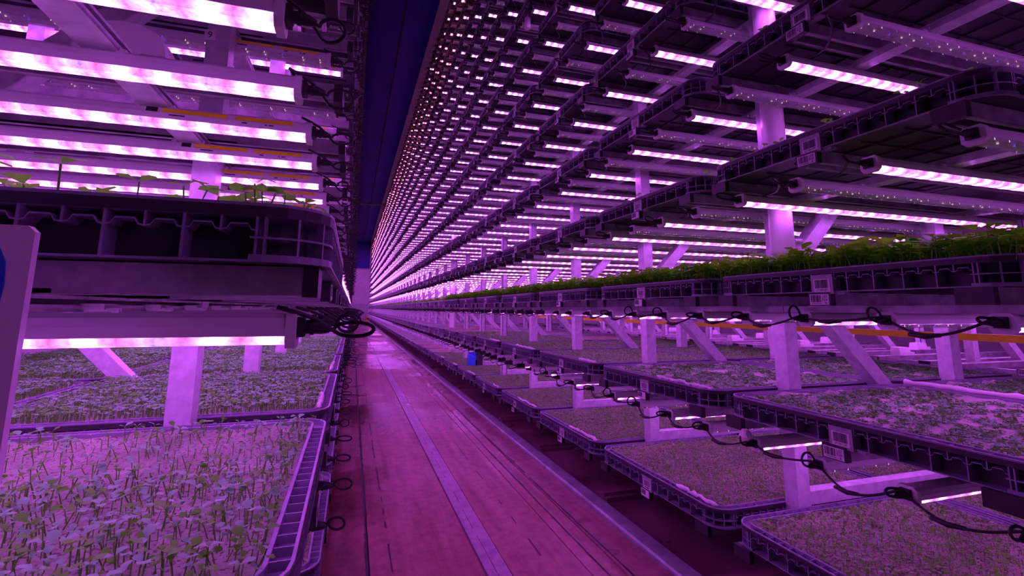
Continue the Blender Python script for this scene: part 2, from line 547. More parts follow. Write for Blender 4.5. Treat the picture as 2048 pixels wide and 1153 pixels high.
# ------------------------------------------------------------------ racks
def rack(name, label, face, posts, sgn, nb, levels, rail_bays, label_text_level, phase):
    """sgn +1: rack runs to +x from its aisle face; levels: iterable of shelf numbers."""
    root = thing(name, label, 'rack', (0, 0, 0))
    ztopmost = ztop(max(levels)) + 0.1
    far = face + sgn * 1.395
    # posts: an open C section each
    pm = MB()
    h = 0.023
    pm.box(-h, h, -h, -h + 0.006, 0, ztopmost - FLOOR + 0.012)
    pm.box(-h, -h + 0.006, -h, h, 0, ztopmost - FLOOR + 0.012)
    pm.box(h - 0.006, h, -h, h, 0, ztopmost - FLOOR + 0.012)
    pm.box(-h, -0.008, h - 0.006, h, 0, ztopmost - FLOOR + 0.012)
    pm.box(0.008, h, h - 0.006, h, 0, ztopmost - FLOOR + 0.012)
    pm.box(-0.045, 0.045, -0.04, 0.04, 0, 0.008)
    for k in levels:
        zz = ztop(k) - FLOOR - 0.02
        pm.tube([(-0.005, -h, zz), (-0.005, -h - 0.004, zz)], 0.006, 6)
        pm.tube([(-h, 0, zz), (-h - 0.004, 0, zz)], 0.006, 6)
    pme = pm.mesh('post', [M['galv']])
    for i in range(nb + 1):
        for x in posts:
            ob('post', pme, root, (x, ypost(i), FLOOR - 0.012))
    # long beams under every shelf
    y0, y1 = 0.38 if sgn < 0 or face > 2 else -2.6, min(ypost(nb) + 0.03, YEND - 0.2)
    bm_ = MB()
    t = 0.018
    bm_.box(-0.021, 0.021, y0, y1, -t, -t + 0.004); bm_.box(-0.021, 0.021, y0, y1, -0.004, 0); bm_.box(-0.021, -0.017, y0, y1, -t, 0); bm_.box(0.017, 0.021, y0, y1, -t, -0.010)
    bme = bm_.mesh('beam', [M['galv']])
    for k in levels:
        for x in posts:
            ob('beam', bme, root, (x, 0, ztop(k) - 0.081))
    # base sleepers
    sm = MB(); sm.box(min(face, far) + 0.02, max(face, far), -0.035, 0.035, 0, 0.018); sm.box(min(face, far) + 0.02, max(face, far), -0.012, 0.012, 0.018, 0.03)
    sme = sm.mesh('sleeper', [M['floor']])
    for i in range(nb + 1):
        ob('sleeper', sme, root, (0, ypost(i), FLOOR - 0.012))
    cb = MB()
    cx0, cx1 = sorted((posts[0] + sgn * 0.0235, posts[1] - sgn * 0.0235))
    cb.box(cx0, cx1, -0.018, 0.018, -0.036, -0.032); cb.box(cx0, cx1, -0.018, 0.018, -0.004, 0); cb.box(cx0, cx1, -0.018, -0.014, -0.032, -0.004); cb.box(cx0, cx1, 0.014, 0.018, -0.032, -0.004)
    cbm = cb.mesh('cross_bar', [M['galv']])
    for i in range(nb + 1):
        ob('cross_bar', cbm, root, (0, ypost(i), -0.52))
    # braces between the two post rows
    x0, x1 = (posts[0] + sgn * 0.03, posts[1] - sgn * 0.03)
    near_b, far_b = [], MB()
    for i in range(0, nb + 1):
        zv = phase(i)
        up = True
        z = zv
        while z < ztopmost - 0.2:
            a, b2 = ((x0, z), (x1, z + 0.68)) if up else ((x1, z), (x0, z + 0.68))
            if i <= 8 and z > -1.0:
                near_b.append((a, b2, i))
            else:
                far_b.bar((a[0], ypost(i), max(a[1], FLOOR)), (b2[0], ypost(i), b2[1]), 0.03, 0.045, (0, 1, 0))
            z += 0.68
            up = not up
    for a, b2, i in near_b:
        q = MB()
        az = a[1]
        if az < FLOOR + 0.03:
            f_ = (FLOOR + 0.03 - az) / 0.68
            a = (a[0] + (b2[0] - a[0]) * f_, FLOOR + 0.03)
        A, B_ = (a[0], 0, a[1]), (b2[0], 0, b2[1])
        q.bar(A, B_, 0.044, 0.005, (0, 1, 0))
        d = np.array([B_[0] - A[0], 0, B_[2] - A[2]]); d /= np.linalg.norm(d)
        nrm = np.array([-d[2], 0, d[0]])
        for s2 in (-1, 1):
            q.bar(np.array(A) + nrm * 0.0205 * s2 + np.array([0, 0.020, 0]), np.array(B_) + nrm * 0.0205 * s2 + np.array([0, 0.020, 0]), 0.004, 0.040, (0, 1, 0))
        ob('brace', q.mesh('brace', [M['galv']]), root, (0, ypost(i) - 0.018, 0))
    if far_b.n:
        ob('brace', far_b.mesh('far_braces', [M['galv']]), root, kind='stuff', label='braces of the distant bays')
    # rails that carry the trays, with end caps and location labels
    cand = []
    for k in levels:
        for i in rail_bays(k):
            for j, off in enumerate(RAIL_OFF):
                y = yc(i) + off
                zt = ztop(k) - TH
                a = seen_area(face, face + sgn * 0.6, y - 0.026, y + 0.026, zt - 0.028, zt)
                if k <= 3 and i < 7:
                    a += 2000
                cand.append((a, k, i, j, y, zt))
    cand.sort(key=lambda c: -c[0])
    LIM = 280
    rm = MB()
    L0, L1 = (0.012, 1.39)
    rm.box(L0, L1, -0.026, 0.026, -0.004, 0); rm.box(L0, L1, -0.026, -0.022, -0.028, -0.004); rm.box(L0, L1, 0.022, 0.026, -0.028, -0.004)
    rm.box(L0, L1, -0.026, -0.014, -0.028, -0.024); rm.box(L0, L1, 0.014, 0.026, -0.028, -0.024)
    rme = rm.mesh('rail', [M['galv_dark']])
    cm = MB(); cm.loft([[(x, y, z) for y, z in ((-0.0275, -0.0295), (0.0275, -0.0295), (0.0275, 0.0), (-0.0275, 0.0))] for x in (0.0, 0.014)], 0, True, True)
    cme = cm.mesh('end_cap', [M['cap']])
    lab_near, lab_far = make_location_label(True), make_location_label(False)
    rest = MB()
    for n, (a, k, i, j, y, zt) in enumerate(cand):
        if n < LIM:
            r_ = ob('rail', rme, root, (face - sgn * 0.007, y, zt - 0.0006), 0 if sgn > 0 else math.pi)
            if a > 60:
                ob('end_cap', cme, r_)
            if j == 1 and a > 60:
                ll = ob('location_label', lab_near if i < 3 else lab_far, r_, label='white bar-coded shelf label')
                if i == 0 and 1 <= k <= 6 and sgn > 0 and face < 2:
                    for tx, ty, tz, sz in (('L0%d' % (k + 1), 0.0135, -0.0095, 0.0085), ('B26', 0.0135, -0.0165, 0.0085), ('4', 0.0155, -0.0235, 0.0085), ('FOR B264-0103', -0.006, -0.0243, 0.0036)):
                        e = MB()
                        t_ = text_mesh(tx, sz, M['ink'])
                        vs = np.array([v.co for v in t_.vertices])
                        # text faces the aisle (-x); reading direction runs along -y
                        nv = np.stack([-vs[:, 2] - 0.0012, -(vs[:, 0] + ty), vs[:, 1] + tz], 1)
                        t_.vertices.foreach_set('co', nv.astype(np.float32).ravel())
                        t_.update()
                        ob('lettering', t_, root, (face - 0.007, y, zt - 0.0006))
        else:
            x0_, x1_ = sorted((face, face + sgn * 1.39))
            rest.box(x0_, x1_, y - 0.026, y + 0.026, zt - 0.028, zt - 0.0006)
    if rest.n:
        ob('rail', rest.mesh('far_rails', [M['galv_dark']]), root, kind='stuff', label='rails of the distant shelves')
    return root


def make_location_label(fine):
    q = MB()
    q.box(-0.0010, 0.0, -0.0235, 0.0235, -0.0275, -0.004, 0)
    r2 = random.Random(5)
    y = 0.0205
    while y > -0.004:
        wd = r2.choice((0.0006, 0.0010, 0.0018, 0.0026)) if fine else 0.0022
        q.box(-0.0013, -0.0010, y - wd, y, -0.0215, -0.006, 1)
        y -= wd + (r2.choice((0.0007, 0.0012)) if fine else 0.0020)
    if not fine:
        for z in (-0.0105, -0.0175, -0.0245):
            q.box(-0.0013, -0.0010, -0.021, -0.008, z, z + 0.0045, 1)
        q.box(-0.0013, -0.0010, 0.0, 0.0205, -0.0258, -0.0235, 1)
    return q.mesh('location_label', [M['paper'], M['ink']])


def phase_r(i):
    return 0.12 - 0.68 * 2


def phase_l(i):
    return -0.57 - 0.68 * 2


rack_r = rack('pallet_rack', 'tall galvanised steel rack full of trays along the right of the aisle', FACE_R, POST_R, 1, NB, range(NL), lambda k: range(NB), True, phase_r)
rack_l = rack('pallet_rack', 'tall galvanised steel rack along the left of the aisle', FACE_L, POST_L, -1, NB, range(NL), lambda k: range(NB), False, phase_l)
NBB = 12
rack_b = rack('pallet_rack', 'galvanised rack with bare pink-lit rails standing behind the right one', FACE_B, POST_B, 1, NBB, range(8), lambda k: range(NBB) if k in (1, 2, 3) else range(0), False, phase_r)

# ------------------------------------------------------------------ trays
RAD = 0.055


def rrect(hx, hy, r, z, n=5):
    P = []
    for cx_, cy_, a0 in ((hx - r, hy - r, 0), (-hx + r, hy - r, 90), (-hx + r, -hy + r, 180), (hx - r, -hy + r, 270)):
        for t in np.linspace(a0, a0 + 90, n + 1):
            P.append((cx_ + r * math.cos(R(t)), cy_ + r * math.sin(R(t)), z))
    return P


HX, HY = TW / 2, TLEN / 2


def ring(inset, z, n=5):
    return rrect(HX - inset, HY - inset, max(RAD - inset, 0.006), z, n)


def tray_mesh(hi):
    q = MB()
    prof = [(0.024, 0.0385), (0.0, 0.0405), (0.0, 0.053), (0.0035, 0.053), (0.0035, 0.0425), (0.023, 0.0425), (0.023, 0.053), (0.0275, 0.053), (0.0275, 0.030)]
    q.loft([ring(i, z) for i, z in prof[:2]])
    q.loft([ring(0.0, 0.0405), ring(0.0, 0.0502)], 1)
    q.loft([ring(0.0, 0.0502)] + [ring(i, z) for i, z in prof[2:]])
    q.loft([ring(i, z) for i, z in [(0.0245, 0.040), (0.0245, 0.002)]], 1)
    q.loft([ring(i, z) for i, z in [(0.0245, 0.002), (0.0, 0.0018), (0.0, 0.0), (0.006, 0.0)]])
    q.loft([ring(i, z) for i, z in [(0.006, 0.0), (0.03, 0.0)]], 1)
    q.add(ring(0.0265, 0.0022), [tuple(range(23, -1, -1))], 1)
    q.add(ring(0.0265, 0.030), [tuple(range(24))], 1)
    # underside ribs
    if hi:
        for t in np.linspace(-0.26, 0.26, 7):
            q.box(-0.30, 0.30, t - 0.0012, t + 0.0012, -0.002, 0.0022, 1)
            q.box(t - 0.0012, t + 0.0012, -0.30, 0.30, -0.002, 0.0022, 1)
    # side ribs
    N = 10
    for side in range(4):
        half = (HY if side % 2 == 0 else HX) - 0.062
        hh = HX if side % 2 == 0 else HY
        ang = (0, 90, 180, 270)[side]
        c, s_ = round(math.cos(R(ang))), round(math.sin(R(ang)))

        def T(o, t, z):      # o: distance from outer face inwards, t: along the side
            x, y = hh - o, t
            return (x * c - y * s_, x * s_ + y * c, z)

        def bx(o0, o1, t0, t1, z0, z1):
            v = [T(o, t, z) for z in (z0, z1) for t in (t0, t1) for o in (o1, o0)]
            q.add(v, [(0, 2, 3, 1), (4, 5, 7, 6), (0, 1, 5, 4), (2, 6, 7, 3), (0, 4, 6, 2), (1, 3, 7, 5)])
        st = np.linspace(-half, half, N + 1)
        for n, t in enumerate(st):
            bx(0.0006, 0.0245, t - 0.0011, t + 0.0011, 0.0018, 0.0405)
            if n < N:
                bx(0.0035, 0.023, t - 0.0008, t + 0.0008, 0.0425, 0.0515)
                tm = (t + st[n + 1]) / 2
                bx(0.0006, 0.0245, tm - 0.0009, tm + 0.0009, 0.0270, 0.0405)
                bx(0.0035, 0.023, tm - 0.0008, tm + 0.0008, 0.0425, 0.0515)
                if hi:
                    for u0, u1 in ((t, tm), (tm, st[n + 1])):
                        d = u1 - u0
                        pts = [(u0, 0.0272), (u0 + 0.16 * d, 0.0280), (u0 + 0.26 * d, 0.0330), (u0 + 0.74 * d, 0.0330), (u0 + 0.84 * d, 0.0280), (u1, 0.0272)]
                        lo = [[T(0.0004, a, z) for a, z in pts], [T(0.0004, a, z + 0.0014) for a, z in pts], [T(0.0200, a, z + 0.0014) for a, z in pts], [T(0.0200, a, z) for a, z in pts]]
                        lo.append(lo[0])
                        q.loft(lo, 0, closed=False)
                else:
                    bx(0.0006, 0.004, t, st[n + 1], 0.0300, 0.0315)
    # corner cells
    for ring_z, hgt in ((0.0205, 0.0020), (0.0, 0.0065)):
        q_ = [ring(0.0, ring_z, 6), ring(0.0, ring_z + hgt, 6), ring(0.020, ring_z + hgt, 6)]
        for cidx in range(4):
            ii = list(range(cidx * 7, cidx * 7 + 7))
            ext = []
            for L in q_:
                pts = [L[i] for i in ii]
                # run on past the curve along both straight sides
                a = np.array(pts[0]); b2 = np.array(pts[-1])
                ta = np.array(pts[0]) - np.array(pts[1]); tb = np.array(pts[-1]) - np.array(pts[-2])
                da = np.array([0, math.copysign(1, ta[1]), 0]) if abs(ta[1]) > abs(ta[0]) else np.array([math.copysign(1, ta[0]), 0, 0])
                db = np.array([0, math.copysign(1, tb[1]), 0]) if abs(tb[1]) > abs(tb[0]) else np.array([math.copysign(1, tb[0]), 0, 0])
                ext.append([a + da * 0.012] + pts + [b2 + db * 0.012])
            q.loft(ext, 0, closed=False)
    L = ring(0.0, 0.0, 6)
    Li = ring(0.020, 0.0, 6)
    for cidx in range(4):
        for k in (0, 2, 4, 6):
            p, pi = np.array(L[cidx * 7 + k]), np.array(Li[cidx * 7 + k])
            d = p - pi
            d /= np.linalg.norm(d)
            q.bar(tuple(p - d * 0.004 + np.array([0, 0, 0.002])), tuple(p - d * 0.004 + np.array([0, 0, 0.0405])), 0.0022, 0.008, tuple(d))
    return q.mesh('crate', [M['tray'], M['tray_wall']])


def mat_mesh(name, mat, seed):
    r2 = np.random.default_rng(seed)
    n = 30
    xs = np.linspace(-HX + 0.029, HX - 0.029, n)
    ys = np.linspace(-HY + 0.029, HY - 0.029, n)
    X, Y = np.meshgrid(xs, ys, indexing='ij')
    edge = np.minimum(np.minimum(X - xs[0], xs[-1] - X), np.minimum(Y - ys[0], ys[-1] - Y))
    Z = 0.0435 + 0.0016 * r2.standard_normal((n, n)) + 0.007 * np.exp(-edge / 0.014) * np.clip(0.2 + 0.9 * r2.random((n, n)), 0, 1)
    V = np.stack([X, Y, Z], -1).reshape(-1, 3)
    F = [(i * n + j, (i + 1) * n + j, (i + 1) * n + j + 1, i * n + j + 1) for i in range(n - 1) for j in range(n - 1)]
    return fast_mesh(name, V, np.array(F), [mat], smooth=True)


def leaf_tpl(L, Wd, droop, base):
    """A heart-ish leaf lying along +x from `base`; returns verts and quads."""
    pts = [(0, 0, 0), (0.45 * L, 0.5 * Wd, 0.10 * L), (0.85 * L, 0.42 * Wd, 0.02 * L - droop), (L, 0, -droop * 1.2), (0.85 * L, -0.42 * Wd, 0.02 * L - droop), (0.45 * L, -0.5 * Wd, 0.10 * L), (0.5 * L, 0, 0.05 * L)]
    v = np.array(pts) + np.array(base)
    f = [(0, 6, 1, 1), (1, 6, 3, 2), (0, 5, 6, 6), (5, 4, 3, 6)]
    return v, f


def plant_tpl(h, L, Wd, nleaf, lift, rs):
    V, T3, MI = [], [], []
    nv = 0
    a = h * 0.012 + 0.0005
    st = [(a, 0, 0), (-a / 2, a * .87, 0), (-a / 2, -a * .87, 0), (a, 0, h), (-a / 2, a * .87, h), (-a / 2, -a * .87, h)]
    V += st
    for i in range(3):
        j = (i + 1) % 3
        T3 += [(i, j, j + 3), (i, j + 3, i + 3)]
        MI += [1, 1]
    nv = 6
    for k in range(nleaf):
        ang = 2 * math.pi * k / nleaf + (rs.random() - 0.5) * 0.9
        sc = 0.8 + 0.4 * rs.random()
        lv, lf = leaf_tpl(L * sc, Wd * sc, (rs.random() * 0.3) * L, (0.0005, 0, 0))
        up = lift * (0.5 + rs.random())
        ry = Matrix.Rotation(-up, 3, 'Y')
        rz = Matrix.Rotation(ang, 3, 'Z')
        hz = h if nleaf <= 2 else h * (0.55 + 0.5 * rs.random())
        for v in lv:
            p = rz @ (ry @ Vector(v))
            V.append((p.x, p.y, p.z + hz))
        for q in lf:
            q = [i + nv for i in q]
            T3.append((q[0], q[1], q[2])); MI.append(0)
            if q[3] != q[2]:
                T3.append((q[0], q[2], q[3])); MI.append(0)
        nv += 7
    return np.array(V), np.array(T3), np.array(MI)


def plants_mesh(name, n, h, L, Wd, nleaf, lift, mats, seed, tilt=0.25, clump=0.0, ztop_=0.042, margin=0.035, bare=None):
    rs = random.Random(seed)
    g = np.random.default_rng(seed)
    tpls = [plant_tpl(h, L, Wd, nleaf, lift, rs) for _ in range(6)]
    # even spread with optional clumps
    m = int(math.sqrt(n)) + 1
    gx, gy = np.meshgrid(np.linspace(-1, 1, m), np.linspace(-1, 1, m))
    P = np.stack([gx.ravel(), gy.ravel()], 1) + g.uniform(-1.1 / m, 1.1 / m, (m * m, 2))
    g.shuffle(P)
    P = P[:n]
    if clump:
        C = g.uniform(-1, 1, (420, 2))
        d = np.min(np.linalg.norm(P[:, None] - C[None], axis=2), 1)
        P = P[d < np.quantile(d, clump)]
    P = np.clip(P, -1, 1)
    if bare is not None:
        P = P[[bare(p) or rs.random() < 0.32 for p in P]]
    P[:, 0] *= HX - margin
    P[:, 1] *= HY - margin
    VV, TT, MM, base = [], [], [], 0
    for k, (x, y) in enumerate(P):
        v, t, mi = tpls[k % 6]
        s = 0.7 + 0.6 * rs.random()
        rot = np.array(Matrix.Rotation(rs.random() * 6.28, 3, 'Z') @ Matrix.Identity(3))
        ax = rs.random() * 6.28
        til = np.array(Matrix.Rotation(rs.random() * tilt, 3, Vector((math.cos(ax), math.sin(ax), 0))))
        w_ = (v * s) @ rot.T @ til.T + np.array([x, y, ztop_])
        mi = np.where((mi == 0) & (rs.random() < 0.42), 2, mi) if len(mats) > 2 else mi
        VV.append(w_); TT.append(t + base); MM.append(mi)
        base += len(v)
    return fast_mesh(name, np.concatenate(VV), np.concatenate(TT), mats, np.concatenate(MM))


M['leaf_small'] = leaf_mat('tiny_violet_leaf', (0.24, 0.36, 0.18), (0.34, 0.46, 0.26))
M['leaf_dark'] = leaf_mat('dark_clump_leaf', (0.07, 0.28, 0.012), (0.11, 0.38, 0.02), 0.5, 0.2)
LM, LL, LP, ST = M['leaf'], M['leaf_lush'], M['leaf_pale'], M['stem']
PL = {
    'tall': [plants_mesh('seedlings_tall', 1800, 0.020, 0.0098, 0.0078, 2, 0.42, [LM, ST, M['leaf_green']], 3, 0.5, 0.0, bare=lambda p: not (p[1] < -0.1 and p[0] < 0.55) or abs(p[0]) > 0.9)],
    'dense': [plants_mesh('seedlings_dense', 2300, 0.023, 0.0105, 0.0085, 2, 0.32, [LM, ST, M['leaf_green']], s, 0.3) for s in (4, 5)],
    'small': [plants_mesh('seedlings_small', 2600, 0.011, 0.0085, 0.007, 2, 0.12, [M['leaf_small'], ST, M['leaf_green']], s, 0.35) for s in (6, 7)],
    'clumpy': [plants_mesh('seedlings_clumpy', 2600, 0.006, 0.0085, 0.0072, 3, 0.25, [M['leaf_dark'], ST, LM], s, 0.35, 0.72) for s in (8, 9)],
    'lush': [plants_mesh('greens_lush', 1500, 0.046, 0.021, 0.018, 5, 0.35, [LL, ST], s, 0.3, margin=0.012) for s in (10, 12)],
    'rim': [plants_mesh('sprouts_rim', 420, 0.033, 0.017, 0.016, 2, 0.35, [LP, ST], 33, 0.4, 0.6, margin=0.03)],
    'edge': [plants_mesh('sprouts_edge', 440, 0.027, 0.013, 0.012, 2, 0.35, [LP, ST], s, 0.5, 0.5, margin=0.03) for s in (13, 14, 15)],
    'far': [plants_mesh('seedlings_far', 500, 0.014, 0.020, 0.016, 2, 0.1, [LM, ST, M['leaf_green']], 16, 0.3)],
    'farlush': [plants_mesh('greens_far', 420, 0.044, 0.032, 0.028, 4, 0.35, [LL, ST], 17, 0.3, margin=0.012)],
}
TR_HI, TR_LO = tray_mesh(True), tray_mesh(False)
MATS_ = [mat_mesh('growing_mat', M['fleece'], 21), mat_mesh('growing_mat', M['fleece'], 22)]
MATS_P = [mat_mesh('growing_mat', M['fleece_pale'], 25)] * 2
MATS_B = [mat_mesh('growing_mat', M['fleece_brown'], 23), mat_mesh('growing_mat', M['fleece_brown'], 24)]


def tag_mesh(fine):
    q = MB()
    x = -HX
    q.box(x - 0.003, x + 0.02, -0.0265, 0.0265, -0.0045, 0.0385, 0)
    q.box(x - 0.0036, x - 0.003, -0.0265, 0.0265, 0.033, 0.0345, 0)
    q.box(x - 0.0036, x - 0.0030, -0.0200, 0.0200, 0.0005, 0.0285, 1)
    r2 = random.Random(9)
    y = 0.0165
    while y > -0.0150:
        wd = r2.choice((0.0005, 0.0008, 0.0013)) if fine else 0.0018
        q.box(x - 0.0039, x - 0.0036, y - wd, y, 0.0085, 0.0270, 2)
        y -= wd + (r2.choice((0.0006, 0.0009)) if fine else 0.0016)
    if not fine:
        q.box(x - 0.0039, x - 0.0036, -0.013, 0.013, 0.0030, 0.0062, 2)
    # rounded feet either side of the tag
    q.box(x + 0.004, x + 0.02, 0.0265, 0.042, -0.006, 0.0, 0)
    q.box(x + 0.004, x + 0.02, -0.046, -0.0265, -0.006, 0.0, 0)
    return q.mesh('barcode_tag', [M['tag_plastic'], M['paper'], M['ink']])


TAG_F, TAG_C = tag_mesh(True), tag_mesh(False)
TAG_TXT = {(0, 1): 'GT-001-147', (0, 2): 'GT-000-691', (0, 3): 'GT-000-434', (0, 4): 'GT-000-515', (0, 0): 'GT-001-203', (1, 2): 'GT-000-702', (1, 1): 'GT-001-122'}

LEFT_EMPTY = lambda k, i: (k == 3 and i < 7) or (k == 4 and i < 5) or (k == 5 and i < 2)


def tray_list():
    out = []
    for k in range(NL):
        for i in range(-4, 0):
            out.append(('r', 0, k, i))
        for i in range(NB):
            out.append(('r', 0, k, i))
            if (k <= 2 and i < 16) or (k < 9 and i < 5):
                out.append(('r', 1, k, i))
            if not LEFT_EMPTY(k, i):
                out.append(('l', 0, k, i))
                if (k <= 1 and i < 12) or (k < 8 and i < 3):
                    out.append(('l', 1, k, i))
    for k in (2, 3):
        for i in range(8):
            out.append(('b', 0, k, i))
    return out


ROWX = {'r': ROWS_R, 'l': ROWS_L, 'b': ROWS_B}
cand = []
for side, row, k, i in tray_list():
    x = ROWX[side][row]
    y = yc(i)
    zt = ztop(k)
    a = seen_area(x - HX, x + HX, y - HY, y + HY, zt - TH, zt)
    if row == 1:
        a *= 0.35 if k <= 1 else 0.08
    if side == 'l':
        a *= 0.6
    if side == 'b':
        a *= 0.06
    cand.append((a, side, row, k, i, x, y, zt))
cand.sort(key=lambda c: -c[0])


def kind_of(side, row, k, i):
    if side == 'l':
        if k == 1:
            return 'tall' if (i == 0 and row == 0) else 'dense'
        return 'small' if k == 0 else 'edge'
    if k == 0:
        return 'small'
    if k == 1:
        return 'clumpy' if i < 2 else 'small'
    if k == 2:
        return 'lush'
    return 'edge'


LOOK = {'tall': 'dark tray of sparse tall seedlings on pale fleece', 'dense': 'dark tray of crowded violet seedlings', 'small': 'dark tray of tiny brownish-violet seedlings',
        'clumpy': 'dark tray of clumped small green seedlings', 'lush': 'dark ribbed tray of dense leafy greens', 'edge': 'dark ribbed tray seen from below'}
SIDE = {'r': 'right rack', 'l': 'left rack', 'b': 'rear rack'}
far_t = MB()
n_t = 0
for n, (a, side, row, k, i, x, y, zt) in enumerate(cand):
    jx, jy = (rng.random(2) - 0.5) * 0.008
    if side == 'l' and k == 2 and i == 0 and row == 0:
        jx += 0.018
    if side == 'l' and k == 1 and i > 0:
        jy += 0.022
    kd = kind_of(side, row, k, i)
    if n < 300 and a > 0:
        rot = math.pi if side == 'l' else 0.0
        shelf = ['lowest', 'second', 'third'][k] if k < 3 else ordinal(k + 1)
        where = 'back row' if row else 'front row'
        look = LOOK[kd]
        if side == 'l' and k == 2 and i == 0 and row == 0:
            lab = 'large dark ribbed tray facing the camera above the lit lamp, left rack'
        else:
            lab = '%s, %s, %s, %s bay from camera' % ({'tall': 'tray of sparse tall seedlings', 'dense': 'tray of crowded seedlings', 'small': 'tray of tiny seedlings', 'clumpy': 'tray of clumped seedlings', 'lush': 'tray of dense leafy greens', 'edge': 'dark tray seen from below'}[kd],
                                                SIDE[side] + (' back row' if row else ''), 'lowest shelf' if k == 0 else shelf + ' shelf up', ordinal(i + 1))
        grp = 'trays on the %s shelf of the %s' % (shelf, SIDE[side])
        t = thing('seedling_tray', lab, 'tray', (x + jx, y + jy, zt - TH), rot, grp)
        ob('crate', TR_HI if (n < 110) else TR_LO, t)
        mm = MATS_P if (side == 'r' and k == 1 and i <= 2) else MATS_B if (k == 0 or (side == 'r' and k == 1 and i > 2)) else MATS_
        ob('growing_mat', mm[(i + k) % 2], t, label='pale fleece growing mat' if n < 110 else None)
        if side == 'r' and k == 1 and i == 0 and row == 0:
            q = MB()
            yy = np.linspace(-0.31, 0.33, 26)
            q.tube([(HX + 0.008 + 0.004 * (rng.random() - 0.5), v, 0.058 + 0.003 * (rng.random() - 0.5)) for v in yy], [0.006 + 0.004 * rng.random() for v in yy], 7)
            ob('fleece_roll', q.mesh('fleece_roll', [M['tissue']], True), t, label='pale rolled fleece edge')
        if row == 0 and ((side == 'r' and k == 0 and 1 <= i <= 7) or (side == 'r' and k == 1 and 1 <= i <= 4) or (side == 'l' and k == 1 and 1 <= i <= 2)):
            q = MB()
            y1_ = 0.30 if side == 'l' else -0.31
            y2_ = y1_ - math.copysign(0.12 + 0.25 * rng.random(), y1_)
            yy = np.linspace(y1_, y2_, 16)
            q.tube([(-HX + 0.026 + 0.006 * (rng.random() - 0.5), v, 0.050 + 0.006 * rng.random()) for v in yy], [0.002] + [0.004 + 0.004 * rng.random() for v in yy[2:]] + [0.002], 7)
            ob('fleece_edge', q.mesh('fleece_edge', [M['tissue']], True), t, label='pale fleece bulging over the rim')
        if n < 200 or kd == 'lush':
            pk = kd
            if i > 7 and kd in ('dense', 'small', 'clumpy'):
                pk = 'far'
            if i > 9 and kd == 'lush':
                pk = 'farlush'
            if side == 'l' and k == 2 and i == 0:
                pk = 'rim'
            vs = PL[pk]
            s_ = ob('seedlings' if kd != 'lush' else 'greens', vs[(i + k) % len(vs)], t, kind='stuff')
        if row == 0 and n < 260 and side == 'r':
            fine = i == 0
            tg = ob('barcode_tag', TAG_F if fine else TAG_C, t, label='grey tag with a white barcode sticker')
            if (i, k) in TAG_TXT and i == 0:
                tm = text_mesh(TAG_TXT[(i, k)], 0.0056, M['ink'])
                vv = np.array([v.co for v in tm.vertices])
                nv = np.stack([-vv[:, 2] - HX - 0.0038, -vv[:, 0], vv[:, 1] + 0.0045], 1)
                tm.vertices.foreach_set('co', nv.astype(np.float32).ravel()); tm.update()
                ob('lettering', tm, tg)
        n_t += 1
    elif row == 0 or a > 0:
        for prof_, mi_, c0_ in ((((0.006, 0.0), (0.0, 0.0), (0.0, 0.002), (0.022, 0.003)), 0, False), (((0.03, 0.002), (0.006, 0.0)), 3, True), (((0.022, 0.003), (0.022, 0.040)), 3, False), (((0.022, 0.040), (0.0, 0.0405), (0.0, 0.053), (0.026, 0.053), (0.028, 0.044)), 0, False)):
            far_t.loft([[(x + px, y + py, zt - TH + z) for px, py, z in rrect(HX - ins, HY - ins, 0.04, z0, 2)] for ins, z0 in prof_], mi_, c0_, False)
        far_t.add([(x + px, y + py, zt - 0.009) for px, py, z in rrect(HX - 0.028, HY - 0.028, 0.02, 0, 2)], [tuple(range(12))], 1)
        if side == 'r' and k == 2 and row == 0 and i >= 0:
            for _ in range(90 if i < 24 else 40):
                lx, ly, lz = x + (rng.random() - 0.5) * 0.64, y + (rng.random() - 0.5) * 0.64, zt + 0.012 + rng.random() * 0.028
                sz = 0.022 + 0.014 * rng.random()
                dx, dy = rng.random() - 0.5, rng.random() - 0.5
                far_t.add([(lx - sz, ly, lz - dx * 0.02), (lx, ly - sz, lz - dy * 0.02), (lx + sz, ly, lz + dx * 0.02), (lx, ly + sz, lz + dy * 0.02)], [(0, 1, 2, 3)], 4)
                far_t.box(lx - 0.002, lx + 0.002, ly - 0.002, ly + 0.002, zt - 0.009, lz, 4)
        if side == 'r':
            far_t.box(x - HX - 0.003, x - HX, y - 0.026, y + 0.026, zt - TH - 0.01, zt - 0.014, 2)
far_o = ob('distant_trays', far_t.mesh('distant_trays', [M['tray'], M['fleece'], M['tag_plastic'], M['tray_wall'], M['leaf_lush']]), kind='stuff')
far_o['label'] = 'hundreds of small dark trays far down both racks'
far_o['category'] = 'trays'

# ------------------------------------------------------------------ grow lamps
LAMP_L = 1.2
HS = [(-0.011, 0.0), (0.011, 0.0), (0.0155, -0.004), (0.0175, -0.012), (0.0175, -0.021), (-0.0175, -0.021), (-0.0175, -0.012), (-0.0155, -0.004)]
CV = [(-0.0168, -0.021), (-0.0158, -0.0258), (-0.0105, -0.0288), (0.0, -0.0297), (0.0105, -0.0288), (0.0158, -0.0258), (0.0168, -0.021)]


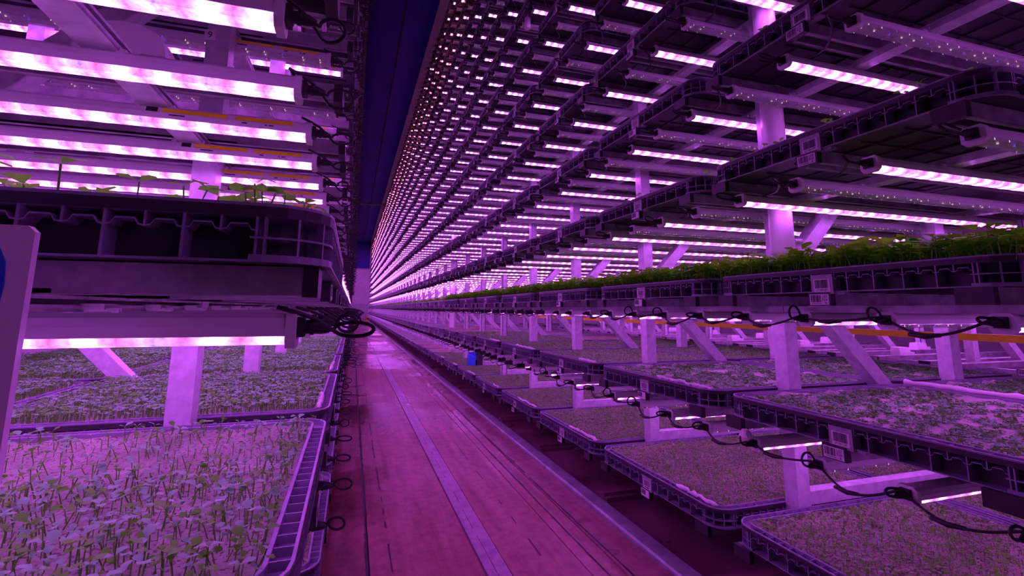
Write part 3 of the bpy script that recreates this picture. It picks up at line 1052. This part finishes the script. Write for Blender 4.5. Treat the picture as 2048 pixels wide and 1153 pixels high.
def lamp_meshes():
    h = MB()
    h.loft([[(x, y, z) for y, z in HS] for x in (0.008, LAMP_L - 0.008)], 0, True, True)
    h.box(0.008, LAMP_L - 0.008, -0.0179, -0.0174, -0.0125, -0.0115)
    c = MB()
    for a, b2, mi in ((0, 3, 1), (2, 5, 0), (4, 7, 1)):
        c.loft([[(x, y, z) for y, z in CV[a:b2]] for x in (0.009, LAMP_L - 0.009)], mi, closed=False)
    e = MB()
    for x0, x1 in ((0.0, 0.009),):
        out = [(-0.013, 0.002), (0.013, 0.002), (0.019, -0.004), (0.019, -0.025), (0.012, -0.0325), (-0.012, -0.0325), (-0.019, -0.025), (-0.019, -0.004)]
        e.loft([[(x, y, z) for y, z in out] for x in (x0, x1)], 0, True, True)
    g = MB()
    for x in (0.0,):
        g.box(x - 0.028, x + 0.028, -0.012, 0.012, 0.0, 0.004)
        g.box(x - 0.012, x + 0.012, -0.016, 0.016, 0.002, 0.009)
        g.box(x - 0.026, x - 0.018, -0.014, 0.014, -0.003, 0.002); g.box(x + 0.018, x + 0.026, -0.014, 0.014, -0.003, 0.002)
    s = MB()
    for s2 in (-1, 1):
        yy = s2 * 0.0178
        for a, b2, mi in ((0.030, 0.118, 0), (0.130, 0.222, 0), (0.228, 0.244, 1)):
            za, zb = (-0.0105, -0.0035) if mi == 0 else (-0.0115, -0.003)
            y0_ = s2 * 0.0155 if mi == 0 else s2 * 0.0155
            s.add([(a, s2 * 0.0182, za), (b2, s2 * 0.0182, za), (b2, s2 * 0.0161, zb), (a, s2 * 0.0161, zb)], [(0, 1, 2, 3) if s2 < 0 else (3, 2, 1, 0)], mi)
        for a, b2 in ((0.190, 0.212), (0.060, 0.067), (0.070, 0.073), (0.10, 0.108)):
            s.box(a, b2, s2 * 0.0180 - 0.0002, s2 * 0.0180 + 0.0002, -0.0155, -0.0135, 1)
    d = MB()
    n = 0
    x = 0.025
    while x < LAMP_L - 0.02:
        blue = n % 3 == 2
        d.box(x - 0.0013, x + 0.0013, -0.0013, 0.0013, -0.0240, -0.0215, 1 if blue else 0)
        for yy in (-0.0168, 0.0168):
            d.box(x - 0.0006, x + 0.0006, yy - 0.0002, yy + 0.0002, -0.0262, -0.0225, 1 if blue else 0)  # thin slivers on the tube side, glints painted as a faint glow
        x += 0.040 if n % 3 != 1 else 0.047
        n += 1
    p = MB()
    p.tube([(0.0, 0, -0.013), (-0.007, 0, -0.013), (-0.0075, 0, -0.013), (-0.011, 0, -0.013), (-0.0115, 0, -0.013), (-0.015, 0, -0.013), (-0.0155, 0, -0.013), (-0.022, 0, -0.014), (-0.030, 0, -0.0155)],
           [0.0095, 0.0095, 0.0068, 0.0068, 0.0080, 0.0080, 0.0068, 0.0062, 0.0035], 10)
    p.box(-0.006, 0.0, -0.0095, 0.0095, -0.0225, -0.0035)
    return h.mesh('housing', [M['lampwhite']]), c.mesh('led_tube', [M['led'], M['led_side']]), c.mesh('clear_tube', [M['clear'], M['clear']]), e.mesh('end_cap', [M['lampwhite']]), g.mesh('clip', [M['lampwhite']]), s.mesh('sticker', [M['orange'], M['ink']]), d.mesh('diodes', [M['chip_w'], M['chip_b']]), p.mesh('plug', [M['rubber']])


LWARM = None
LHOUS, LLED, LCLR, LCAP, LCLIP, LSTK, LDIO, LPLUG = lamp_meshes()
LWARM = LLED.copy()
LWARM.materials[0] = M['led_warm']
LWARM.materials[1] = M['led_warm']


def cable_mesh(style, seed):
    r2 = random.Random(seed)
    q = MB()
    z0 = -0.016
    if style == 'loop':      # a coiled loop that sticks out towards the aisle
        W, H_ = 0.026 + 0.020 * r2.random(), 0.007 + 0.006 * r2.random()
        sw = (r2.random() - 0.5) * 0.05
        pts = [(-0.045, 0, z0)]
        for t in np.linspace(-90, 250, 15):
            pts.append((-0.05 - W * 0.5 - W * 0.5 * math.sin(R(t + 0)) * 1.0, sw * (t + 90) / 340 + 0.004 * math.sin(R(t)), z0 + H_ * math.cos(R(t))))
        pts.append((-0.03, sw * 0.4 + 0.012, z0 + 0.012))
        pts.append((0.0, 0.02, z0 + 0.022))
        q.tube(smooth_path(pts, 2), 0.0021, 6)
    elif style == 'small':
        pts = [(-0.045, 0, z0), (-0.075, 0.004, z0 + 0.004), (-0.085, 0.01, z0 + 0.015), (-0.06, 0.016, z0 + 0.022), (-0.03, 0.018, z0 + 0.020), (0.02, 0.03, z0 + 0.022)]
        q.tube(smooth_path(pts, 3), 0.0033, 5)
    elif style == 'up':
        pts = [(-0.045, 0, z0), (-0.065, 0.006, z0 + 0.004), (-0.07, 0.015, z0 + 0.016), (-0.045, 0.03, z0 + 0.024), (0.0, 0.06, z0 + 0.02), (0.05, 0.12, z0 + 0.016), (0.06, 0.183, z0 + 0.018)]
        q.tube(smooth_path(pts, 3), 0.0030, 5)
    else:                    # daisy chain to the next lamp (at +y)
        sag = 0.006 + 0.034 * r2.random()
        q_ = 0.35 + 0.8 * r2.random()
        sk = 0.03 * (r2.random() - 0.3)
        pts = [(-0.045, 0, z0), (-0.058, 0.004 + sk * 0.3, z0 + 0.006 * q_), (-0.060, 0.010 + sk, z0 + 0.020 * q_), (-0.045, 0.014 + sk, z0 + 0.030 * q_), (-0.028, 0.010, z0 + 0.026 * q_), (-0.026, 0.004, z0 + 0.010)]
        for t in np.linspace(0, 1, 13)[1:]:
            pts.append((-0.026 - 0.022 * math.sin(math.pi * t), 0.004 + t * 0.171, z0 + 0.010 - sag * math.sin(math.pi * t) * (1.15 - 0.3 * t) - 0.008 * t))
        q.tube(smooth_path(pts, 3), 0.0025, 6)
        q.tube([(-0.044, 0.075, z0 - sag * 0.98 + 0.006), (-0.047, 0.100, z0 - sag * 1.03 + 0.004), (-0.048, 0.125, z0 - sag * 0.93 + 0.004)], [0.0035, 0.0050, 0.0035], 6)
    return q.mesh('power_cable', [M['rubber']], True)


CBL = {s: [cable_mesh(s, 40 + j) for j in range(4)] for s in ('loop', 'small', 'up', 'daisy')}


def lit(side, k, i, j):
    if side == 'l':
        if k == 1:
            return j % 2 == 0
        return not (k == 4 and i < 6)
    if side == 'b':
        return True
    return (j % 2 == 0) if k % 2 == 0 else (j % 2 == 1)


lc = []
for k in range(1, NL):
    for i in range(-4, NB):
        for j in range(4):
            y = yc(i) + LAMP_OFF[j]
            z = ztop(k) - 0.0985
            x0 = FACE_R + 0.015
            a = seen_area(x0, x0 + LAMP_L, y - 0.02, y + 0.02, z - 0.04, z)
            lc.append((a * (1.0 if k > 3 or i < 3 else 0.6) + (9000 if i in (0, 1) and k in (1, 2, 3) else 0), 'r', k, i, j, x0, y, z))
            if i < 0:
                continue
            x0 = FACE_L - (0.045 if k > 2 else 0.012)
            a = seen_area(x0 - LAMP_L, x0, y - 0.02, y + 0.02, z - 0.04, z)
            lc.append((a * (1.0 if k in (2, 3, 4) and i < 3 else 0.35) + (9000 if i in (0, 1) and k in (1, 2, 3) else 0), 'l', k, i, j, x0, y, z))
for i in range(1, 9):
    for j in range(4):
        z = ztop(2) - 0.0985
        lc.append((30.0 - i, 'b', 2, i, j, FACE_B + 0.05, yc(i) + LAMP_OFF[j], z))
lc.sort(key=lambda c: -c[0])
far_l = MB()
for n, (a, side, k, i, j, x0, y, z) in enumerate(lc):
    on = lit(side, k, i, j)
    sg = -1 if side == 'l' else 1
    x0 += (rng.random() - 0.5) * (0.006 if i < 2 else 0.03)
    if n < 300:
        num = i * 4 + j + 1
        shelf = ['lowest', 'second', 'third'][k] if k < 3 else ordinal(k + 1)
        lab = '%s LED grow lamp under %s shelf of the %s, %s lamp from camera' % ('glowing pink-white' if on else 'unlit white', shelf, SIDE[side], ordinal(num))
        t = thing('grow_lamp', lab, 'lamp', (x0, y, z), math.pi if sg < 0 else 0.0, 'grow lamps under the %s shelf of the %s' % (shelf, SIDE[side]))
        ob('housing', LHOUS, t)
        if on:
            ob('led_tube', LWARM if k >= 12 else LLED, t, label='glowing LED tube')
        else:
            ob('clear_tube', LCLR, t, label='clear tube cover')
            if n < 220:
                ob('diodes', LDIO, t, kind='stuff', label='row of white and blue diode glints')
        ob('end_cap', LCAP, t)
        if n < 60:
            ob('end_cap', LCAP, t, (LAMP_L - 0.009, 0, 0))
        ob('plug', LPLUG, t)
        if n < 190:
            if side == 'l':
                st = 'loop'
            elif side == 'r':
                st = 'daisy' if k in (1, 2) else ('up' if (i + j + k) % 3 else 'small')
            else:
                st = 'small'
            ob('power_cable', CBL[st][(i * 4 + j + k) % 4], t, (0.017, 0, 0))
        if n < 90:
            for cx_ in (0.235, 0.96):
                ob('mounting_clip', LCLIP, t, (cx_, 0, 0))
        if side == 'l' and n < 170 and not (i == 0 and j < (2 if k == 3 else 1)):
            ob('warning_sticker', LSTK, t, label='orange warning stickers')
    elif a > 0 or i < 0:
        x1 = x0 + sg * LAMP_L
        xa, xb = min(x0, x1), max(x0, x1)
        far_l.loft([[(x, y + py, z + pz) for py, pz in HS] for x in (xa, xb)], 0, True, True)
        for aa, bb, mi in ((0, 2, 4), (2, 4, 1), (4, 6, 4)):
            far_l.loft([[(x, y + CV[q_][0], z + CV[q_][1]) for q_ in (aa, bb)] for x in (xa + 0.01, xb - 0.01)], (5 if k >= 12 else mi) if on else 2, closed=False)
        xf = x0
        far_l.box(min(xf, xf - sg * 0.05), max(xf, xf - sg * 0.05), y - 0.011, y + 0.011, z - 0.026, z - 0.002, 3)
        if a > 4 and i < 16:
            pts = [(xf - sg * p_, y + q_, z + r_) for p_, q_, r_ in ((0.045, 0, -0.016), (0.085, 0.004, -0.008), (0.105, 0.01, -0.018), (0.085, 0.014, -0.034), (0.05, 0.016, -0.024), (0.0, 0.02, 0.004))]
            far_l.tube(pts, 0.0032, 3, 3)
fl = ob('distant_grow_lamps', far_l.mesh('distant_grow_lamps', [M['lampwhite'], M['led'], M['clear'], M['rubber'], M['led_side'], M['led_warm']]), kind='stuff')
fl['label'] = 'hundreds of small lit grow lamps far down both racks'
fl['category'] = 'lamps'

# ------------------------------------------------------------------ single things
# white card on the left post
q = MB()
q.loft([[(x, y, z) for x, z in ((-0.62, -0.34), (-0.199, -0.34), (-0.199, 0.048), (-0.203, 0.052), (-0.62, 0.052))] for y in (0.394, 0.400)], 0, True, True)
sg_ = thing('notice_board', 'white notice card with a blue mark in the left foreground', 'sign', me=q.mesh('notice_board', [M['white']]))
q = MB()
pts = [(-0.280 + 0.070 * math.copysign(abs(math.cos(t)) ** 0.7, math.cos(t)), 0.3938, 0.014 + 0.040 * math.copysign(abs(math.sin(t)) ** 0.7, math.sin(t))) for t in np.linspace(0, 2 * math.pi, 28, endpoint=False)]
q.loft([pts, [(x, 0.3928, z) for x, y, z in pts]], 0, False, True)
ob('blue_mark', q.mesh('blue_mark', [M['bluetool']]), sg_, label='blue rounded mark')

# white pipes down the right rack
for (px, py, z0, z1, lab) in ((1.222, 1.130, 0.165, 1.75, 'white plastic downpipe beside the nearest right post'), (1.222, 6.25, -0.52, 1.2, 'white plastic downpipe at a post far along the right rack')):
    q = MB()
    q.tube([(0, 0, z0 - 0.012), (0, 0, z0 - 0.006), (0, 0, z0 + 0.01), (0, 0, z1)], [0.016, 0.027, 0.033, 0.033], 16)
    t = thing('downpipe', lab, 'pipe', (px, py, 0), me=q.mesh('downpipe', [M['white']], True))
    q = MB(); q.tube([(0.036, -0.01, z0 + 0.04), (0.058, -0.016, z0 + 0.04)], 0.008, 8); q.box(0.050, 0.056, -0.03, 0.0, z0 + 0.037, z0 + 0.043)
    ob('drain_tap', q.mesh('drain_tap', [M['galv']]), t)

# dome-shaped cap standing on the bare left rail
q = MB()
arc = [(0.058 * math.cos(t), 0.056 * math.sin(t) ** 0.8) for t in np.linspace(0.02, math.pi - 0.02, 25)]
q.loft([[(x * f_, y, z * f_ + 0.0) for x, z in arc] for y, f_ in ((0.0, 0.96), (0.002, 1.0), (0.044, 1.0), (0.046, 0.97))], 0, True, True)
dish = thing('dome_cap', 'round-topped white plastic cap standing on a bare rail of the left rack', 'cap', (-0.342, 0.808, ztop(3) - TH), me=q.mesh('dome_cap', [M['white']], False))
for sx in (-1, 1):
    q = MB(); q.box(sx * 0.042 - 0.016, sx * 0.042 + 0.016, -0.004, 0.0, -0.014, 0.004); q.box(sx * 0.042 - 0.016, sx * 0.042 + 0.016, -0.004, 0.02, 0.0, 0.004)
    ob('foot', q.mesh('foot', [M['white']]), dish)

# white stop blocks on the bare rails of the rear rack
q = MB()
q.loft([[(x, y, z) for x, y in ((-0.05, -0.03), (0.05, -0.03), (0.05, 0.03), (-0.05, 0.03))] for z in (0, 0.022)] + [[(x, y, 0.05) for x, y in ((-0.046, -0.026), (0.046, -0.026), (0.046, 0.026), (-0.046, 0.026))]], 0, True, True)
q.box(0.05, 0.085, -0.03, 0.03, 0, 0.02)
blk = q.mesh('stop_block', [M['white']])
for i in range(1, 8):
    for row in range(2):
        thing('stop_block', 'white plastic stop block on rear rack rails, bay %s, %s block' % (ordinal(i + 1), ('nearer', 'farther')[row]), 'block', (FACE_B + 0.24 + 0.62 * row, yc(i) + RAIL_OFF[1 if row == 0 else 2], ztop(1) - TH), 0, 'white stop blocks on the bare rails', blk)
q = MB(); q.loft([[(x, y, z) for x, z in ((-0.02, -0.018), (0.02, -0.018), (0.02, 0.018), (-0.02, 0.018))] for y in (0.6, 9.0)], 0, True, True)
thing('orange_beam', 'long orange beam running along the front of the rear rack', 'beam', (3.10, 0, -0.135), me=q.mesh('orange_beam', [M['orange']]))

# blue clamp and black box at a post on the lowest right shelf
q = MB(); q.box(-0.035, 0.035, -0.03, 0.03, 0, 0.10); q.box(-0.025, 0.025, -0.025, 0.025, 0.10, 0.125); q.box(0.035, 0.075, -0.02, 0.02, 0.05, 0.12)
thing('blue_container', 'small blue plastic container hanging by a post over the lowest right shelf', 'container', (1.15, 4.83, ztop(0) + 0.004), me=q.mesh('blue_container', [M['bluetool']]))
q = MB(); q.box(-0.03, 0.03, -0.03, 0.03, 0, 0.17); q.tube([(0, -0.03, 0.12), (0, -0.036, 0.12)], 0.01, 8)
thing('control_box', 'black control box beside the blue container', 'box', (1.225, 4.82, ztop(0) + 0.004), me=q.mesh('control_box', [M['cap']]))
# bottle hanging in the upper right shelves
q = MB()
q.tube([(0, 0, 0), (0, 0, 0.004), (0, 0, 0.075), (0, 0, 0.09), (0, 0, 0.092), (0, 0, 0.12)], [0.018, 0.021, 0.021, 0.009, 0.006, 0.004], 12)
thing('small_bottle', 'small white bottle hanging among the upper right shelves', 'bottle', (1.03, 2.86, ztop(7) + 0.16), me=q.mesh('small_bottle', [M['white']], True))
# tissue on a plug over the lowest right shelf
q = MB()
g2 = np.random.default_rng(4)
lo = []
for t, r_ in ((0, 0.012), (0.008, 0.016), (0.016, 0.013), (0.024, 0.006)):
    lo.append([(r_ * math.cos(a) * (0.7 + 0.6 * g2.random()), r_ * math.sin(a) * (0.7 + 0.6 * g2.random()), t) for a in np.linspace(0, 6.28, 9, endpoint=False)])
q.loft(lo, 0, True, True)
thing('tissue_wad', 'crumpled pink tissue tied to a lamp plug above the lowest right shelf', 'tissue', (0.985, yc(0) + LAMP_OFF[3], ztop(1) - 0.0985), me=q.mesh('tissue_wad', [M['tissue']]))
# amber marker on the floor at the end of the aisle
q = MB(); q.tube([(0, 0, 0), (0, 0, 0.12), (0, 0, 0.18)], [0.12, 0.11, 0.05], 12)
thing('floor_marker', 'small amber marker on the floor at the far end of the aisle', 'marker', (0.90, 32.2, FLOOR + 0.002), me=q.mesh('floor_marker', [M['pot']], True))
# number plate on the nearest left post
q = MB(); q.box(-0.011, 0.011, -0.002, 0, -0.012, 0.012)
np_ = ob('post_label', q.mesh('post_label', [M['paper']]), rack_l, (-0.333, 1.187 - 0.0235, 0.600), label='small white number label')
tm = text_mesh('9', 0.02, M['ink'])
vv = np.array([v.co for v in tm.vertices])
tm.vertices.foreach_set('co', np.stack([vv[:, 0], -vv[:, 2] - 0.0022, vv[:, 1]], 1).astype(np.float32).ravel()); tm.update()
ob('lettering', tm, np_)
print('objects', len(bpy.data.objects), 'trays', n_t)
